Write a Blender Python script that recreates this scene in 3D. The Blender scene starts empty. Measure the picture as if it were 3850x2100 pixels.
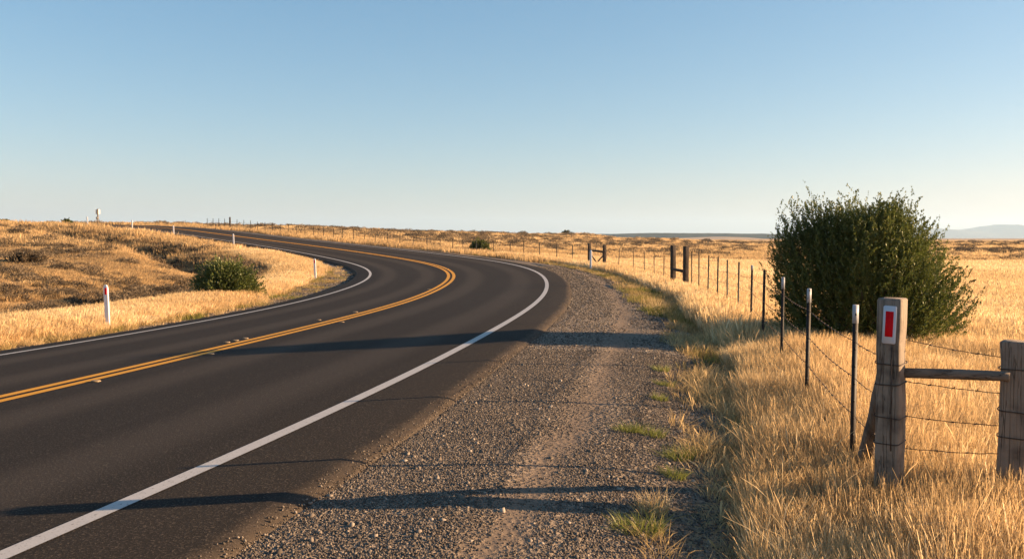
import bpy, math, random
import numpy as np
from mathutils import Vector
random.seed(7)
rng = np.random.default_rng(11)
R_ = math.radians
scene = bpy.context.scene
COL = scene.collection
EYE = 1.65
F_PX, CX, CY, HY = 3334.0, 1925.0, 1050.0, 892.0          # photograph's focal length and horizon, in its own pixels
PITCH = math.atan((CY - HY) / F_PX)
SUN_EL, SUN_AZ = R_(13.2), R_(87.0)                       # azimuth clockwise from +Y

# ---------------------------------------------------------------- noise
_T = np.random.default_rng(3).random((256, 256))
def vnoise(x, y, sc):
    x = np.asarray(x, float) / sc + 57.3; y = np.asarray(y, float) / sc + 91.7
    ix = np.floor(x).astype(np.int64); iy = np.floor(y).astype(np.int64)
    fx = x - ix; fy = y - iy
    fx = fx * fx * (3 - 2 * fx); fy = fy * fy * (3 - 2 * fy)
    a = _T[ix & 255, iy & 255]; b = _T[(ix + 1) & 255, iy & 255]
    c = _T[ix & 255, (iy + 1) & 255]; d = _T[(ix + 1) & 255, (iy + 1) & 255]
    return (a * (1 - fx) + b * fx) * (1 - fy) + (c * (1 - fx) + d * fx) * fy
def fbm(x, y, sc, o=3):
    s = 0; a = 1; n = 0
    for k in range(o):
        s = s + a * vnoise(np.asarray(x) + 17 * k, np.asarray(y) - 31 * k, sc / 2 ** k); n += a; a *= .5
    return s / n
def sstep(a, b, x):
    t = np.clip((np.asarray(x, float) - a) / (b - a), 0, 1)
    return t * t * (3 - 2 * t)

# ---------------------------------------------------------------- road centreline
P = [-10.14524, -5.68789, 0.49608, 0.02144, 0.01658, 0.01174, 0.00543, 0.00963, 0.01903, 0.02107, 0.01974, 0.01713, 0.01458, 0.01222,
     0.01008, 0.00812, 0.0063, 0.0046, 0.003, 0.00145, -7e-05]
ZP = [0.02957, 0.07128, -0.11759, 0.0172, 0.43131, 1.33063, 2.64476]
BP = [-0.03188, 0.0523, 0.05234, 0.04193, 0.03057, 0.0084, 0.00841, 0.00617, 0.0048, 0.00397, 0.00357]
W = 3.779
def cub(x, xn, yn):
    xn = np.asarray(xn, float); yn = np.asarray(yn, float)
    m = np.gradient(yn, xn); i = np.clip(np.searchsorted(xn, x) - 1, 0, len(xn) - 2)
    h = xn[i + 1] - xn[i]; t = (x - xn[i]) / h
    return (2*t**3-3*t**2+1)*yn[i] + (t**3-2*t**2+t)*h*m[i] + (-2*t**3+3*t**2)*yn[i+1] + (t**3-t**2)*h*m[i+1]
S = np.arange(0, 240, .5)
kk = np.where(S < 170, cub(np.minimum(S, 169.9), np.arange(0, 171, 10.), P[3:]), 0)
HD = P[2] - np.cumsum(kk) * .5
RX = P[0] + np.cumsum(np.sin(HD)) * .5
RY = P[1] + np.cumsum(np.cos(HD)) * .5
z1 = cub(np.minimum(S, 101.9), np.arange(0, 103, 17.), ZP)
z2 = cub(np.clip(S, 94, 240), [94, 98, 102, 106, 110, 115, 120, 130, 145, 170, 240], [2.02, 2.33, 2.58, 2.76, 2.88, 2.98, 3.03, 3.02, 2.8, 2.2, 0.])
RZ = z1 * (1 - sstep(94, 100, S)) + z2 * sstep(94, 100, S)
RB = cub(np.minimum(S, 169.9), np.arange(0, 171, 17.), BP)
# run the road back behind the camera
nb = 120
bx = RX[0] - np.sin(HD[0]) * .5 * np.arange(nb, 0, -1); by = RY[0] - np.cos(HD[0]) * .5 * np.arange(nb, 0, -1)
S = np.concatenate([S[0] - .5 * np.arange(nb, 0, -1), S]); RX = np.concatenate([bx, RX]); RY = np.concatenate([by, RY])
HD = np.concatenate([np.full(nb, HD[0]), HD]); RZ = np.concatenate([np.full(nb, RZ[0]), RZ]); RB = np.concatenate([np.full(nb, 0.0), RB])
RB[:nb + 34] = np.interp(S[:nb + 34], [-60, -10, 17], [0, -.0, RB[nb + 34]])
def rpt(s, t):
    i = np.interp(s, S, np.arange(len(S)))
    f = lambda a: np.interp(s, S, a)
    h = f(HD)
    return f(RX) + np.cos(h) * t, f(RY) - np.sin(h) * t, f(RZ) + f(RB) * t
def nearest(x, y):
    x = np.ravel(np.asarray(x, float)); y = np.ravel(np.asarray(y, float))
    s = np.empty(len(x)); t = np.empty(len(x))
    sx = RX[::2]; sy = RY[::2]
    for k in range(0, len(x), 20000):
        X = x[k:k+20000, None]; Y = y[k:k+20000, None]
        i = ((X - sx) ** 2 + (Y - sy) ** 2).argmin(1) * 2
        dx = x[k:k+20000] - RX[i]; dy = y[k:k+20000] - RY[i]
        al = dx * np.sin(HD[i]) + dy * np.cos(HD[i])
        dist = np.hypot(dx, dy); la = dx * np.cos(HD[i]) - dy * np.sin(HD[i])
        ex = np.abs(al) > 2
        s[k:k+20000] = S[i] + np.clip(al, -1, 1); t[k:k+20000] = np.where(ex, np.sign(la) * dist, la)
    return s, t
# ---------------------------------------------------------------- terrain height
AZ = [-180, -120, -60, -30, -22, -14, -4, 4.2, 7.2, 15, 60, 180]
RR = np.array([0, 20, 30, 45, 60, 80, 100, 150, 200, 300, 400, 1000, 4000, 16000.])
ZZ = np.array([
 [-.2, -.3, -.3, -.3, -.3, -.4, -.4, -.5, -.6, -.8, -1, -1.8, -4, -10],
 [-.2, -.3, -.3, -.3, -.3, -.4, -.4, -.5, -.6, -.8, -1, -1.8, -4, -10],
 [-.2, -.3, -.2, .4, 1.1, 2.1, 2.9, 3.1, 2.8, 1.5, 0, -6, -12, -14],
 [-.2, -.3, -.2, .4, 1.1, 2.1, 2.95, 3.1, 2.8, 1.5, 0, -6, -12, -14],
 [-.2, -.3, -.2, .3, 1.0, 2.0, 2.8, 3.1, 3.2, 1.8, 0, -6, -12, -14],
 [-.2, -.3, -.2, .1, .5, 1.25, 1.9, 2.95, 3.35, 3.2, 2.0, -5, -12, -14],
 [-.2, -.3, -.3, -.1, .1, .4, .75, 1.6, 2.35, 2.6, 2.0, -5, -12, -14],
 [-.2, -.3, -.3, -.2, -.1, -.05, .05, .45, .9, 2.0, 2.75, -4, -10, -14],
 [-.2, -.3, -.3, -.3, -.3, -.3, -.25, -.1, .1, .45, .75, -2.5, -6, -12],
 [-.2, -.3, -.3, -.35, -.4, -.4, -.45, -.5, -.5, -.6, -.7, -1.6, -4, -10],
 [-.2, -.3, -.3, -.35, -.4, -.4, -.45, -.5, -.5, -.6, -.7, -1.6, -4, -10],
 [-.2, -.3, -.3, -.3, -.3, -.4, -.4, -.5, -.6, -.8, -1, -1.8, -4, -10]])
def ground(x, y, full=False):
    shp = np.shape(x)
    x = np.ravel(np.asarray(x, float)); y = np.ravel(np.asarray(y, float))
    r = np.hypot(x, y); th = np.degrees(np.arctan2(x, y))
    lr = np.interp(r, RR, np.arange(len(RR))); i = np.clip(lr.astype(int), 0, len(RR) - 2); fr = lr - i; fr = fr * fr * (3 - 2 * fr) * .5 + fr * .5
    la = np.interp(th, AZ, np.arange(len(AZ))); j = np.clip(la.astype(int), 0, len(AZ) - 2); fa = la - j; fa = fa * fa * (3 - 2 * fa)
    zb = (ZZ[j, i] * (1 - fr) + ZZ[j, i+1] * fr) * (1 - fa) + (ZZ[j+1, i] * (1 - fr) + ZZ[j+1, i+1] * fr) * fa
    amp = np.interp(r, [0, 15, 60, 200, 2000], [.03, .1, .45, .8, 1.6])
    zb = zb + (fbm(x, y, 9) - .5) * amp + (fbm(x + 5, y, 2.2, 2) - .5) * np.interp(r, [0, 20, 60], [.03, .1, .2])
    s, t = nearest(x, y)
    zr = np.interp(s, S, RZ); b = np.interp(s, S, RB)
    e = W + .72; t0 = t; t = teff(s, t)
    rt = zr + b * (e + widen(s))
    prR = np.interp(t, [e - .6, e - .22, e - .02, 5.4, 6.2, 6.75, 7.1, 7.6, 9], [-.16, -.07, -.052, -.06, -.10, -.18, -.26, -.32, -.40])
    rl = zr - b * e
    prL = np.interp(-t, [e - .25, e - .05, e + .12, 5.6, 7.5, 9.5, 12, 14], [-.2, -.18, -.11, -.12, -.12, -.3, -.7, -.8])
    zc = np.where(t > 0, rt + prR, rl + prL)
    zc = np.where((t < e - .6) & (t > -e + .25), zr + b * t - .16, zc)
    wR = sstep(8.0, 15, t); wL = sstep(8.5, 17, -t)
    z = np.where(t > 0, zc * (1 - wR) + zb * wR, zc * (1 - wL) + zb * wL)
    gul = np.exp(-((t + 13.0 + 1.2 * (fbm(s, s * 0, 9) - .5)) / 2.4) ** 2) * sstep(50, 68, s) * (1 - sstep(116, 130, s))
    z = z - 1.3 * gul
    rough = sstep(4.7, 5.3, np.abs(t))
    z = z + rough * (fbm(x, y, .7, 2) - .5) * .035
    if full: return z.reshape(shp), s.reshape(shp), t.reshape(shp)
    return z.reshape(shp)
def inner(s): return 1.0 * np.exp(-((s - 47) / 11) ** 2)          # bare gravel strip inside the bend
def widen(s): return .30 * (1 - sstep(8, 19, s))          # the paved shoulder is wider near the camera
def teff(s, t): return np.where(t > 3, t - widen(s) * (1 - sstep(5.0, 6.4, t)), t)
def gz(x, y): return float(ground(np.array([x]), np.array([y]))[0])
def proj(x, y, z):
    zc = z - EYE; c, sn = math.cos(PITCH), math.sin(PITCH)
    d = y * c - zc * sn; v = y * sn + zc * c
    return CX + F_PX * x / d, CY - F_PX * v / d, d
def s_at(px, t, lo=13, hi=125):
    s = np.arange(lo, hi, .1); x, y, z = rpt(s, t)
    z = ground(x, y); u, v, d = proj(x, y, z)
    return float(s[np.abs(u - px).argmin()])
def at_px(px, d):                                         # plan position of a column of the photograph at depth d
    return (px - CX) / F_PX * d, d

# ---------------------------------------------------------------- objects
def tag(o, label=None, cat=None, group=None, kind=None):
    if label: o['label'] = label
    if cat: o['category'] = cat
    if group: o['group'] = group
    if kind: o['kind'] = kind
    return o
def empty(name, loc, rz=0, **k):
    o = bpy.data.objects.new(name, None); COL.objects.link(o)
    o.location = loc; o.rotation_euler = (0, 0, rz); o.empty_display_size = .2
    return tag(o, **k)
def mesh_np(name, V, F, mats, parent=None, attrs=None, smooth=False, link=True, midx=None, uv=None):
    """V (n,3); F (m,k) array or a list of such arrays"""
    me = bpy.data.meshes.new(name)
    Fs = F if isinstance(F, list) else [F]
    Fs = [np.asarray(f, np.int32) for f in Fs if len(f)]
    V = np.asarray(V, np.float32)
    nl = sum(f.size for f in Fs); nf = sum(len(f) for f in Fs)
    me.vertices.add(len(V)); me.vertices.foreach_set('co', V.ravel())
    me.loops.add(nl); me.loops.foreach_set('vertex_index', np.concatenate([f.ravel() for f in Fs]))
    me.polygons.add(nf)
    tot = np.concatenate([np.full(len(f), f.shape[1], np.int32) for f in Fs])
    me.polygons.foreach_set('loop_start', np.concatenate([[0], np.cumsum(tot)[:-1]]).astype(np.int32))
    if midx is not None: me.polygons.foreach_set('material_index', np.asarray(midx, np.int32))
    if smooth: me.polygons.foreach_set('use_smooth', np.ones(nf, bool))
    me.update(calc_edges=True)
    for m in (mats if isinstance(mats, (list, tuple)) else [mats]): me.materials.append(m)
    for k, a in (attrs or {}).items():
        at = me.attributes.new(k, 'FLOAT', 'POINT'); at.data.foreach_set('value', np.asarray(a, np.float32))
    if uv is not None:
        l = me.uv_layers.new(name='UVMap'); idx = np.concatenate([f.ravel() for f in Fs])
        l.data.foreach_set('uv', np.asarray(uv, np.float32)[idx].ravel())
    o = bpy.data.objects.new(name, me)
    if link: COL.objects.link(o)
    if parent is not None: o.parent = parent
    return o
class MB:
    def __init__(s): s.v = []; s.f = {}; s.n = 0; s.m = {}
    def add(s, V, F, m=0):
        V = np.asarray(V, float); 
        for f in F:
            k = len(f); s.f.setdefault(k, []).append([i + s.n for i in f]); s.m.setdefault(k, []).append(m)
        s.v.append(V); s.n += len(V)
    def box(s, c, d, rz=0, m=0, taper=1., rx=0.):
        x, y, z = np.array(d) / 2
        V = np.array([[sx*x*(taper if sz > 0 else 1), sy*y*(taper if sz > 0 else 1), sz*z] for sz in (-1, 1) for sx, sy in ((-1,-1),(1,-1),(1,1),(-1,1))])
        if rx: V = V @ np.array([[1,0,0],[0,math.cos(rx),math.sin(rx)],[0,-math.sin(rx),math.cos(rx)]])
        V = V @ np.array([[math.cos(rz), math.sin(rz), 0], [-math.sin(rz), math.cos(rz), 0], [0,0,1]]) + np.array(c)
        s.add(V, [(3,2,1,0),(4,5,6,7),(0,1,5,4),(1,2,6,5),(2,3,7,6),(3,0,4,7)], m)
    def tube(s, pts, rad, n=6, m=0, cap=True):
        pts = np.asarray(pts, float); rad = np.broadcast_to(rad, (len(pts),))
        T = np.gradient(pts, axis=0); T /= np.linalg.norm(T, axis=1)[:, None] + 1e-12
        up = np.array([0, 0, 1.]) if abs(T[0, 2]) < .9 else np.array([0, 1., 0])
        A = np.cross(T, up); A /= np.linalg.norm(A, axis=1)[:, None] + 1e-12
        B = np.cross(T, A); a = np.arange(n) / n * 2 * np.pi
        V = (pts[:, None] + rad[:, None, None] * (np.cos(a)[None, :, None] * A[:, None] + np.sin(a)[None, :, None] * B[:, None])).reshape(-1, 3)
        F = [(i*n+j, i*n+(j+1)%n, (i+1)*n+(j+1)%n, (i+1)*n+j) for i in range(len(pts)-1) for j in range(n)]
        if cap: F += [tuple(range(n))[::-1], tuple((len(pts)-1)*n + j for j in range(n))]
        s.add(V, F, m)
    def loft(s, rings, m=0, cap=True):
        n = len(rings[0]); V = np.concatenate([np.asarray(r, float) for r in rings])
        F = [(i*n+j, i*n+(j+1)%n, (i+1)*n+(j+1)%n, (i+1)*n+j) for i in range(len(rings)-1) for j in range(n)]
        if cap: F += [tuple(range(n))[::-1], tuple((len(rings)-1)*n + j for j in range(n))]
        s.add(V, F, m)
    def build(s, name, mats, parent=None, smooth=False, bevel=0, link=True):
        ks = list(s.f)
        o = mesh_np(name, np.concatenate(s.v), [np.array(s.f[k]) for k in ks], mats, parent, smooth=smooth, link=link, midx=sum([s.m[k] for k in ks], []))
        if bevel:
            b = o.modifiers.new('bevel', 'BEVEL'); b.width = bevel; b.segments = 2; b.limit_method = 'ANGLE'
        return o

# ---------------------------------------------------------------- materials
def mat(name):
    m = bpy.data.materials.new(name); m.use_nodes = True; nt = m.node_tree
    b = nt.nodes['Principled BSDF']; b.inputs['Roughness'].default_value = .8; b.inputs['Specular IOR Level'].default_value = .25
    return m, nt, b
def N(nt, t, **k):
    n = nt.nodes.new(t)
    for a, v in k.items():
        if a.startswith('i_'):
            a = a[2:].replace('_', ' ')
            n.inputs[int(a) if a.isdigit() else a].default_value = v
        else: setattr(n, a, v)
    return n
def ramp(nt, fac, stops):
    r = nt.nodes.new('ShaderNodeValToRGB'); e = r.color_ramp.elements
    while len(e) < len(stops): e.new(.5)
    for k, (p, c) in enumerate(stops):
        e[k].position = p; e[k].color = (c if isinstance(c, (tuple, list)) else (c, c, c)) + ((1,) if isinstance(c, (tuple, list)) else (1,)) if not isinstance(c, float) else (c, c, c, 1)
    nt.links.new(fac, r.inputs[0]); return r.outputs[0]
def mixc(nt, fac, a, b, mode='MIX'):
    m = nt.nodes.new('ShaderNodeMix'); m.data_type = 'RGBA'; m.blend_type = mode
    for i, v in ((0, fac), (6, a), (7, b)):
        if hasattr(v, 'default_value') or hasattr(v, 'links'): nt.links.new(v, m.inputs[i])
        else: m.inputs[i].default_value = v if i == 0 else (tuple(v) + (1,) if len(v) == 3 else v)
    return m.outputs[2]
def noise(nt, vec, scale, detail=3, rough=.55):
    n = N(nt, 'ShaderNodeTexNoise'); n.inputs['Scale'].default_value = scale; n.inputs['Detail'].default_value = detail; n.inputs['Roughness'].default_value = rough
    if vec is not None: nt.links.new(vec, n.inputs['Vector'])
    return n.outputs[0]
def math_(nt, op, a, b=None, clamp=False):
    m = N(nt, 'ShaderNodeMath', operation=op, use_clamp=clamp)
    for i, v in ((0, a), (1, b)):
        if v is None: continue
        if isinstance(v, (int, float)): m.inputs[i].default_value = v
        else: nt.links.new(v, m.inputs[i])
    return m.outputs[0]
def maprange(nt, v, a, b, c=0., d=1.):
    m = N(nt, 'ShaderNodeMapRange', interpolation_type='SMOOTHSTEP')
    nt.links.new(v, m.inputs[0])
    for i, q in ((1, a), (2, b), (3, c), (4, d)): m.inputs[i].default_value = q
    return m.outputs[0]
def bump(nt, b, h, strength, dist):
    n = N(nt, 'ShaderNodeBump'); n.inputs['Strength'].default_value = strength; n.inputs['Distance'].default_value = dist
    nt.links.new(h, n.inputs['Height']); nt.links.new(n.outputs[0], b.inputs['Normal']); return n
def attr(nt, name, typ='GEOMETRY'):
    a = N(nt, 'ShaderNodeAttribute', attribute_name=name, attribute_type=typ); return a.outputs['Fac']

def simple(name, col, rough=.7, nsc=None, amt=.25, spec=.25, metal=0):
    m, nt, b = mat(name); b.inputs['Roughness'].default_value = rough; b.inputs['Specular IOR Level'].default_value = spec; b.inputs['Metallic'].default_value = metal
    g = N(nt, 'ShaderNodeNewGeometry').outputs['Position']
    c = mixc(nt, noise(nt, g, nsc or 14, 4), [v * (1 - amt) for v in col], [min(1, v * (1 + amt)) for v in col])
    nt.links.new(c, b.inputs['Base Color']); return m

def blade_mat(name, stops, trans=.4, bvamt=.35):
    """stops: colours along the per-clump tint attribute"""
    m = bpy.data.materials.new(name); m.use_nodes = True; nt = m.node_tree; nt.nodes.clear()
    out = N(nt, 'ShaderNodeOutputMaterial')
    c = ramp(nt, attr(nt, 'tint', 'INSTANCER'), stops)
    v = math_(nt, 'ADD', math_(nt, 'MULTIPLY', attr(nt, 'bv'), bvamt * 2), 1 - bvamt)
    hs = N(nt, 'ShaderNodeHueSaturation'); nt.links.new(v, hs.inputs['Value']); nt.links.new(c, hs.inputs['Color'])
    d = N(nt, 'ShaderNodeBsdfDiffuse'); t = N(nt, 'ShaderNodeBsdfTranslucent'); mx = N(nt, 'ShaderNodeMixShader'); mx.inputs[0].default_value = trans
    nt.links.new(hs.outputs[0], d.inputs[0]); nt.links.new(hs.outputs[0], t.inputs[0]); nt.links.new(d.outputs[0], mx.inputs[1]); nt.links.new(t.outputs[0], mx.inputs[2])
    nt.links.new(mx.outputs[0], out.inputs[0]); return m
def leaf_mat(name, c0, c1, c2, trans=.3):
    m = bpy.data.materials.new(name); m.use_nodes = True; nt = m.node_tree; nt.nodes.clear()
    out = N(nt, 'ShaderNodeOutputMaterial')
    c = ramp(nt, attr(nt, 'bv'), [(0., c0), (.55, c1), (1., c2)])
    d = N(nt, 'ShaderNodeBsdfDiffuse'); t = N(nt, 'ShaderNodeBsdfTranslucent'); mx = N(nt, 'ShaderNodeMixShader'); mx.inputs[0].default_value = trans
    g = N(nt, 'ShaderNodeBsdfGlossy'); g.inputs['Roughness'].default_value = .45; g.inputs[0].default_value = (.8, .8, .7, 1)
    mg = N(nt, 'ShaderNodeMixShader'); mg.inputs[0].default_value = .04
    nt.links.new(c, d.inputs[0]); nt.links.new(c, t.inputs[0]); nt.links.new(d.outputs[0], mx.inputs[1]); nt.links.new(t.outputs[0], mx.inputs[2])
    nt.links.new(mx.outputs[0], mg.inputs[1]); nt.links.new(g.outputs[0], mg.inputs[2]); nt.links.new(mg.outputs[0], out.inputs[0]); return m

# asphalt (uv: u = distance along, v = distance across from the centreline)
def make_asphalt():
    m, nt, b = mat('asphalt')
    pos = N(nt, 'ShaderNodeNewGeometry').outputs['Position']
    uv = N(nt, 'ShaderNodeUVMap', uv_map='UVMap'); sep = N(nt, 'ShaderNodeSeparateXYZ'); nt.links.new(uv.outputs[0], sep.inputs[0])
    t = sep.outputs[1]; at = math_(nt, 'ABSOLUTE', t)
    mp = N(nt, 'ShaderNodeMapping'); mp.inputs['Scale'].default_value = (.06, .9, 1); nt.links.new(uv.outputs[0], mp.inputs[0])
    streak = noise(nt, mp.outputs[0], 1.6, 4)
    big = noise(nt, pos, .35, 3)
    fine = noise(nt, pos, 70, 2, .7); fine2 = noise(nt, pos, 190, 2, .7)
    # polished wheel paths
    w1 = math_(nt, 'ABSOLUTE', math_(nt, 'SUBTRACT', at, 1.05)); w2 = math_(nt, 'ABSOLUTE', math_(nt, 'SUBTRACT', at, 2.85))
    wp = maprange(nt, math_(nt, 'MINIMUM', w1, w2), .1, .55, 1., 0.)
    base = mixc(nt, streak, (.018, .0155, .013), (.031, .026, .0215))
    base = mixc(nt, math_(nt, 'MULTIPLY', wp, .85), base, (.056, .046, .037))
    base = mixc(nt, math_(nt, 'MULTIPLY', big, .35), base, (.021, .018, .016))
    dust = maprange(nt, math_(nt, 'ADD', at, math_(nt, 'MULTIPLY', noise(nt, pos, 3.5, 4), .18)), 4.44, 4.60)
    base = mixc(nt, math_(nt, 'MULTIPLY', dust, .8), base, (.068, .052, .038))
    sp = maprange(nt, fine, .52, .72); sp2 = maprange(nt, fine2, .55, .75)
    base = mixc(nt, math_(nt, 'MULTIPLY', sp, .6), base, (.135, .108, .084))
    base = mixc(nt, math_(nt, 'MULTIPLY', sp2, .5), base, (.010, .009, .008))
    nt.links.new(base, b.inputs['Base Color']); b.inputs['Roughness'].default_value = .9; b.inputs['Specular IOR Level'].default_value = .08
    bump(nt, b, math_(nt, 'ADD', fine, math_(nt, 'MULTIPLY', fine2, .5)), .55, .006)
    return m
def make_paint(name, col, wear):
    m, nt, b = mat(name)
    pos = N(nt, 'ShaderNodeNewGeometry').outputs['Position']
    f = noise(nt, pos, 60, 3, .7); g = noise(nt, pos, 6, 4, .6)
    c = mixc(nt, g, [v * .82 for v in col], col)
    w = math_(nt, 'MULTIPLY', maprange(nt, f, .58, .70), wear)
    c = mixc(nt, w, c, (.09, .075, .06)); nt.links.new(c, b.inputs['Base Color'])
    b.inputs['Roughness'].default_value = .7; bump(nt, b, f, .3, .003); return m
# one ground sheet: the material reads the distance from the road ("rt") and shows gravel, track, soil, straw
def make_ground():
    m, nt, b = mat('ground_soil')
    pos = N(nt, 'ShaderNodeNewGeometry').outputs['Position']
    t = attr(nt, 'rt'); at = math_(nt, 'ABSOLUTE', t)
    vor = N(nt, 'ShaderNodeTexVoronoi'); vor.inputs['Scale'].default_value = 26; nt.links.new(pos, vor.inputs['Vector'])
    vor2 = N(nt, 'ShaderNodeTexVoronoi'); vor2.inputs['Scale'].default_value = 60; nt.links.new(pos, vor2.inputs['Vector'])
    stone = mixc(nt, maprange(nt, vor.outputs['Color'], .2, .9), (.09, .075, .062), (.34, .27, .20))
    grav = mixc(nt, .5, stone, mixc(nt, vor2.outputs['Color'], (.07, .058, .048), (.30, .24, .18)))
    dirt = mixc(nt, noise(nt, pos, 30, 4, .7), (.135, .102, .075), (.22, .165, .118))
    # wheel track of fine dirt down the shoulder
    wob = math_(nt, 'MULTIPLY', math_(nt, 'SUBTRACT', noise(nt, pos, .8, 3), .5), .55)
    tr = math_(nt, 'ABSOLUTE', math_(nt, 'ADD', math_(nt, 'SUBTRACT', t, 5.72), wob))
    trk = maprange(nt, math_(nt, 'ADD', tr, math_(nt, 'MULTIPLY', noise(nt, pos, 9, 4, .7), .3)), .18, .48, 1., 0.)
    gc = mixc(nt, trk, grav, dirt)
    straw = mixc(nt, noise(nt, pos, 2.2, 5, .65), (.20, .125, .060), (.44, .29, .14))
    patch = noise(nt, pos, .06, 6, .6)
    mp = N(nt, 'ShaderNodeMapping'); mp.inputs['Scale'].default_value = (.5, 1.0, 1); nt.links.new(pos, mp.inputs[0])
    far = mixc(nt, maprange(nt, noise(nt, mp.outputs[0], .03, 7, .68), .50, .62), (.58, .37, .17), (.20, .135, .075))
    d = N(nt, 'ShaderNodeVectorMath', operation='LENGTH'); nt.links.new(pos, d.inputs[0])
    farm = maprange(nt, d.outputs['Value'], 60, 220)
    sc = mixc(nt, farm, straw, far)
    vf = maprange(nt, d.outputs['Value'], 900, 3500)
    sc = mixc(nt, vf, sc, mixc(nt, noise(nt, mp.outputs[0], .002, 4), (.22, .14, .085), (.40, .26, .15)))
    edge = math_(nt, 'ADD', at, math_(nt, 'MULTIPLY', math_(nt, 'SUBTRACT', noise(nt, pos, 2.5, 4), .5), 1.1))
    lim = maprange(nt, t, -.1, .1, 6.1, 6.75)
    gm = maprange(nt, math_(nt, 'SUBTRACT', edge, lim), -.25, .25, 1., 0.)
    c = mixc(nt, gm, sc, gc)
    nt.links.new(c, b.inputs['Base Color']); b.inputs['Roughness'].default_value = .95; b.inputs['Specular IOR Level'].default_value = .1
    h = math_(nt, 'ADD', vor.outputs['Distance'], math_(nt, 'MULTIPLY', noise(nt, pos, 12, 5, .7), 1.2))
    h = math_(nt, 'MULTIPLY', h, math_(nt, 'SUBTRACT', 1.0, math_(nt, 'MULTIPLY', trk, .75)))
    bump(nt, b, h, .8, .03)
    return m
def make_wood(name, a, c2, ax=2):
    m, nt, b = mat(name)
    tc = N(nt, 'ShaderNodeTexCoord').outputs['Object']
    mp = N(nt, 'ShaderNodeMapping'); mp.inputs['Scale'].default_value = tuple(1.6 if i == ax else 34 for i in range(3)); nt.links.new(tc, mp.inputs[0])
    g = noise(nt, mp.outputs[0], 1.5, 6, .65)
    mp2 = N(nt, 'ShaderNodeMapping'); mp2.inputs['Scale'].default_value = tuple(.7 if i == ax else 26 for i in range(3)); nt.links.new(tc, mp2.inputs[0])
    k = noise(nt, mp2.outputs[0], 1.4, 3, .5)
    crack = maprange(nt, math_(nt, 'ABSOLUTE', math_(nt, 'SUBTRACT', k, .5)), .0, .014, 1., 0.)
    c = mixc(nt, g, a, c2); c = mixc(nt, maprange(nt, noise(nt, tc, 5, 4), .45, .7), c, [v * .62 for v in c2])
    c = mixc(nt, math_(nt, 'MULTIPLY', crack, .65), c, (.03, .022, .016))
    nt.links.new(c, b.inputs['Base Color']); b.inputs['Roughness'].default_value = .9
    bump(nt, b, math_(nt, 'SUBTRACT', g, crack), .9, .006); return m
M = {}
M['asphalt'] = make_asphalt(); M['white_line'] = make_paint('white_road_paint', (.49, .465, .435), .85); M['yellow_line'] = make_paint('yellow_road_paint', (.70, .31, .010), .4)
M['ground'] = make_ground()
M['wood'] = make_wood('weathered_timber', (.31, .25, .19), (.165, .13, .10)); M['wood_dark'] = make_wood('dark_weathered_timber', (.085, .066, .052), (.04, .031, .025))
M['wood_rail'] = make_wood('grey_rail_timber', (.24, .19, .145), (.115, .09, .07))
M['wood_cross'] = make_wood('grey_cross_rail_timber', (.24, .19, .145), (.115, .09, .07), 0)
M['steel'] = simple('dark_post_steel', (.018, .015, .014), .6, 20, .4); M['tip'] = simple('white_post_paint', (.38, .39, .41), .5, 30, .12)
M['wire'] = simple('rusty_wire', (.07, .045, .032), .6, 40, .4); M['white'] = simple('white_plastic', (.66, .66, .67), .45, 9, .07, .4)
M['red'] = simple('red_reflective_sheet', (.62, .006, .010), .75, 60, .08, .1); M['plate'] = simple('white_reflector_plate', (.56, .57, .60), .6, 12, .05, .15)
M['marker'] = simple('raised_marker_yellow', (.24, .17, .09), .6, 30, .2, .4)
M['sign'] = simple('cream_sign_panel', (.78, .75, .66), .5, 6, .08); M['sign_dark'] = simple('grey_sign_plate', (.16, .14, .12), .6)
M['stone'] = None
GOLD = [(0., (.26, .185, .11)), (.35, (.54, .375, .185)), (.75, (.75, .555, .30)), (1., (.84, .70, .45))]
M['dry'] = blade_mat('dry_grass_blades', GOLD, .5)
M['verge'] = blade_mat('verge_grass_blades', [(0., (.10, .12, .03)), (.4, (.22, .21, .06)), (.7, (.38, .27, .12)), (1., (.60, .44, .23))], .4)
M['scrub'] = blade_mat('brown_scrub_twigs', [(0., (.05, .042, .034)), (.5, (.13, .102, .072)), (1., (.28, .21, .13))], .15, .4)
M['leaf'] = leaf_mat('olive_leaves', (.038, .054, .013), (.105, .132, .030), (.26, .26, .07))
M['leaf_far'] = leaf_mat('dull_olive_leaves', (.06, .06, .025), (.12, .12, .05), (.22, .19, .09))
M['leaf_brown'] = leaf_mat('brown_shrub_leaves', (.06, .045, .03), (.14, .10, .06), (.26, .19, .11))
M['twig'] = simple('brown_twigs', (.11, .075, .05), .85)

# ---------------------------------------------------------------- terrain sheet
def axis(c, lo, hi, d0, g):
    a = [0.]
    while a[-1] < hi - c: a.append(a[-1] + d0 + g * a[-1])
    b = [0.]
    while b[-1] < c - lo: b.append(b[-1] + d0 + g * b[-1])
    return np.array([c - v for v in b[:0:-1]] + [c + v for v in a])
gx = axis(0, -16000, 16000, .13, .019); gy = axis(6, -400, 16000, .13, .017)
X, Y = np.meshgrid(gx, gy)
Z, SS, TT = ground(X, Y, True)
nx, ny = len(gx), len(gy)
I = np.arange(nx * ny).reshape(ny, nx)
Fq = np.stack([I[:-1, :-1], I[:-1, 1:], I[1:, 1:], I[1:, :-1]], -1).reshape(-1, 4)
rtv = np.where((SS > -59) & (SS < 238), np.clip(TT, -60, 60), 60)
g = mesh_np('ground', np.stack([X, Y, Z], -1).reshape(-1, 3), Fq, M['ground'], attrs={'rt': rtv.ravel()}, smooth=True)
tag(g, kind='structure')

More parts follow.
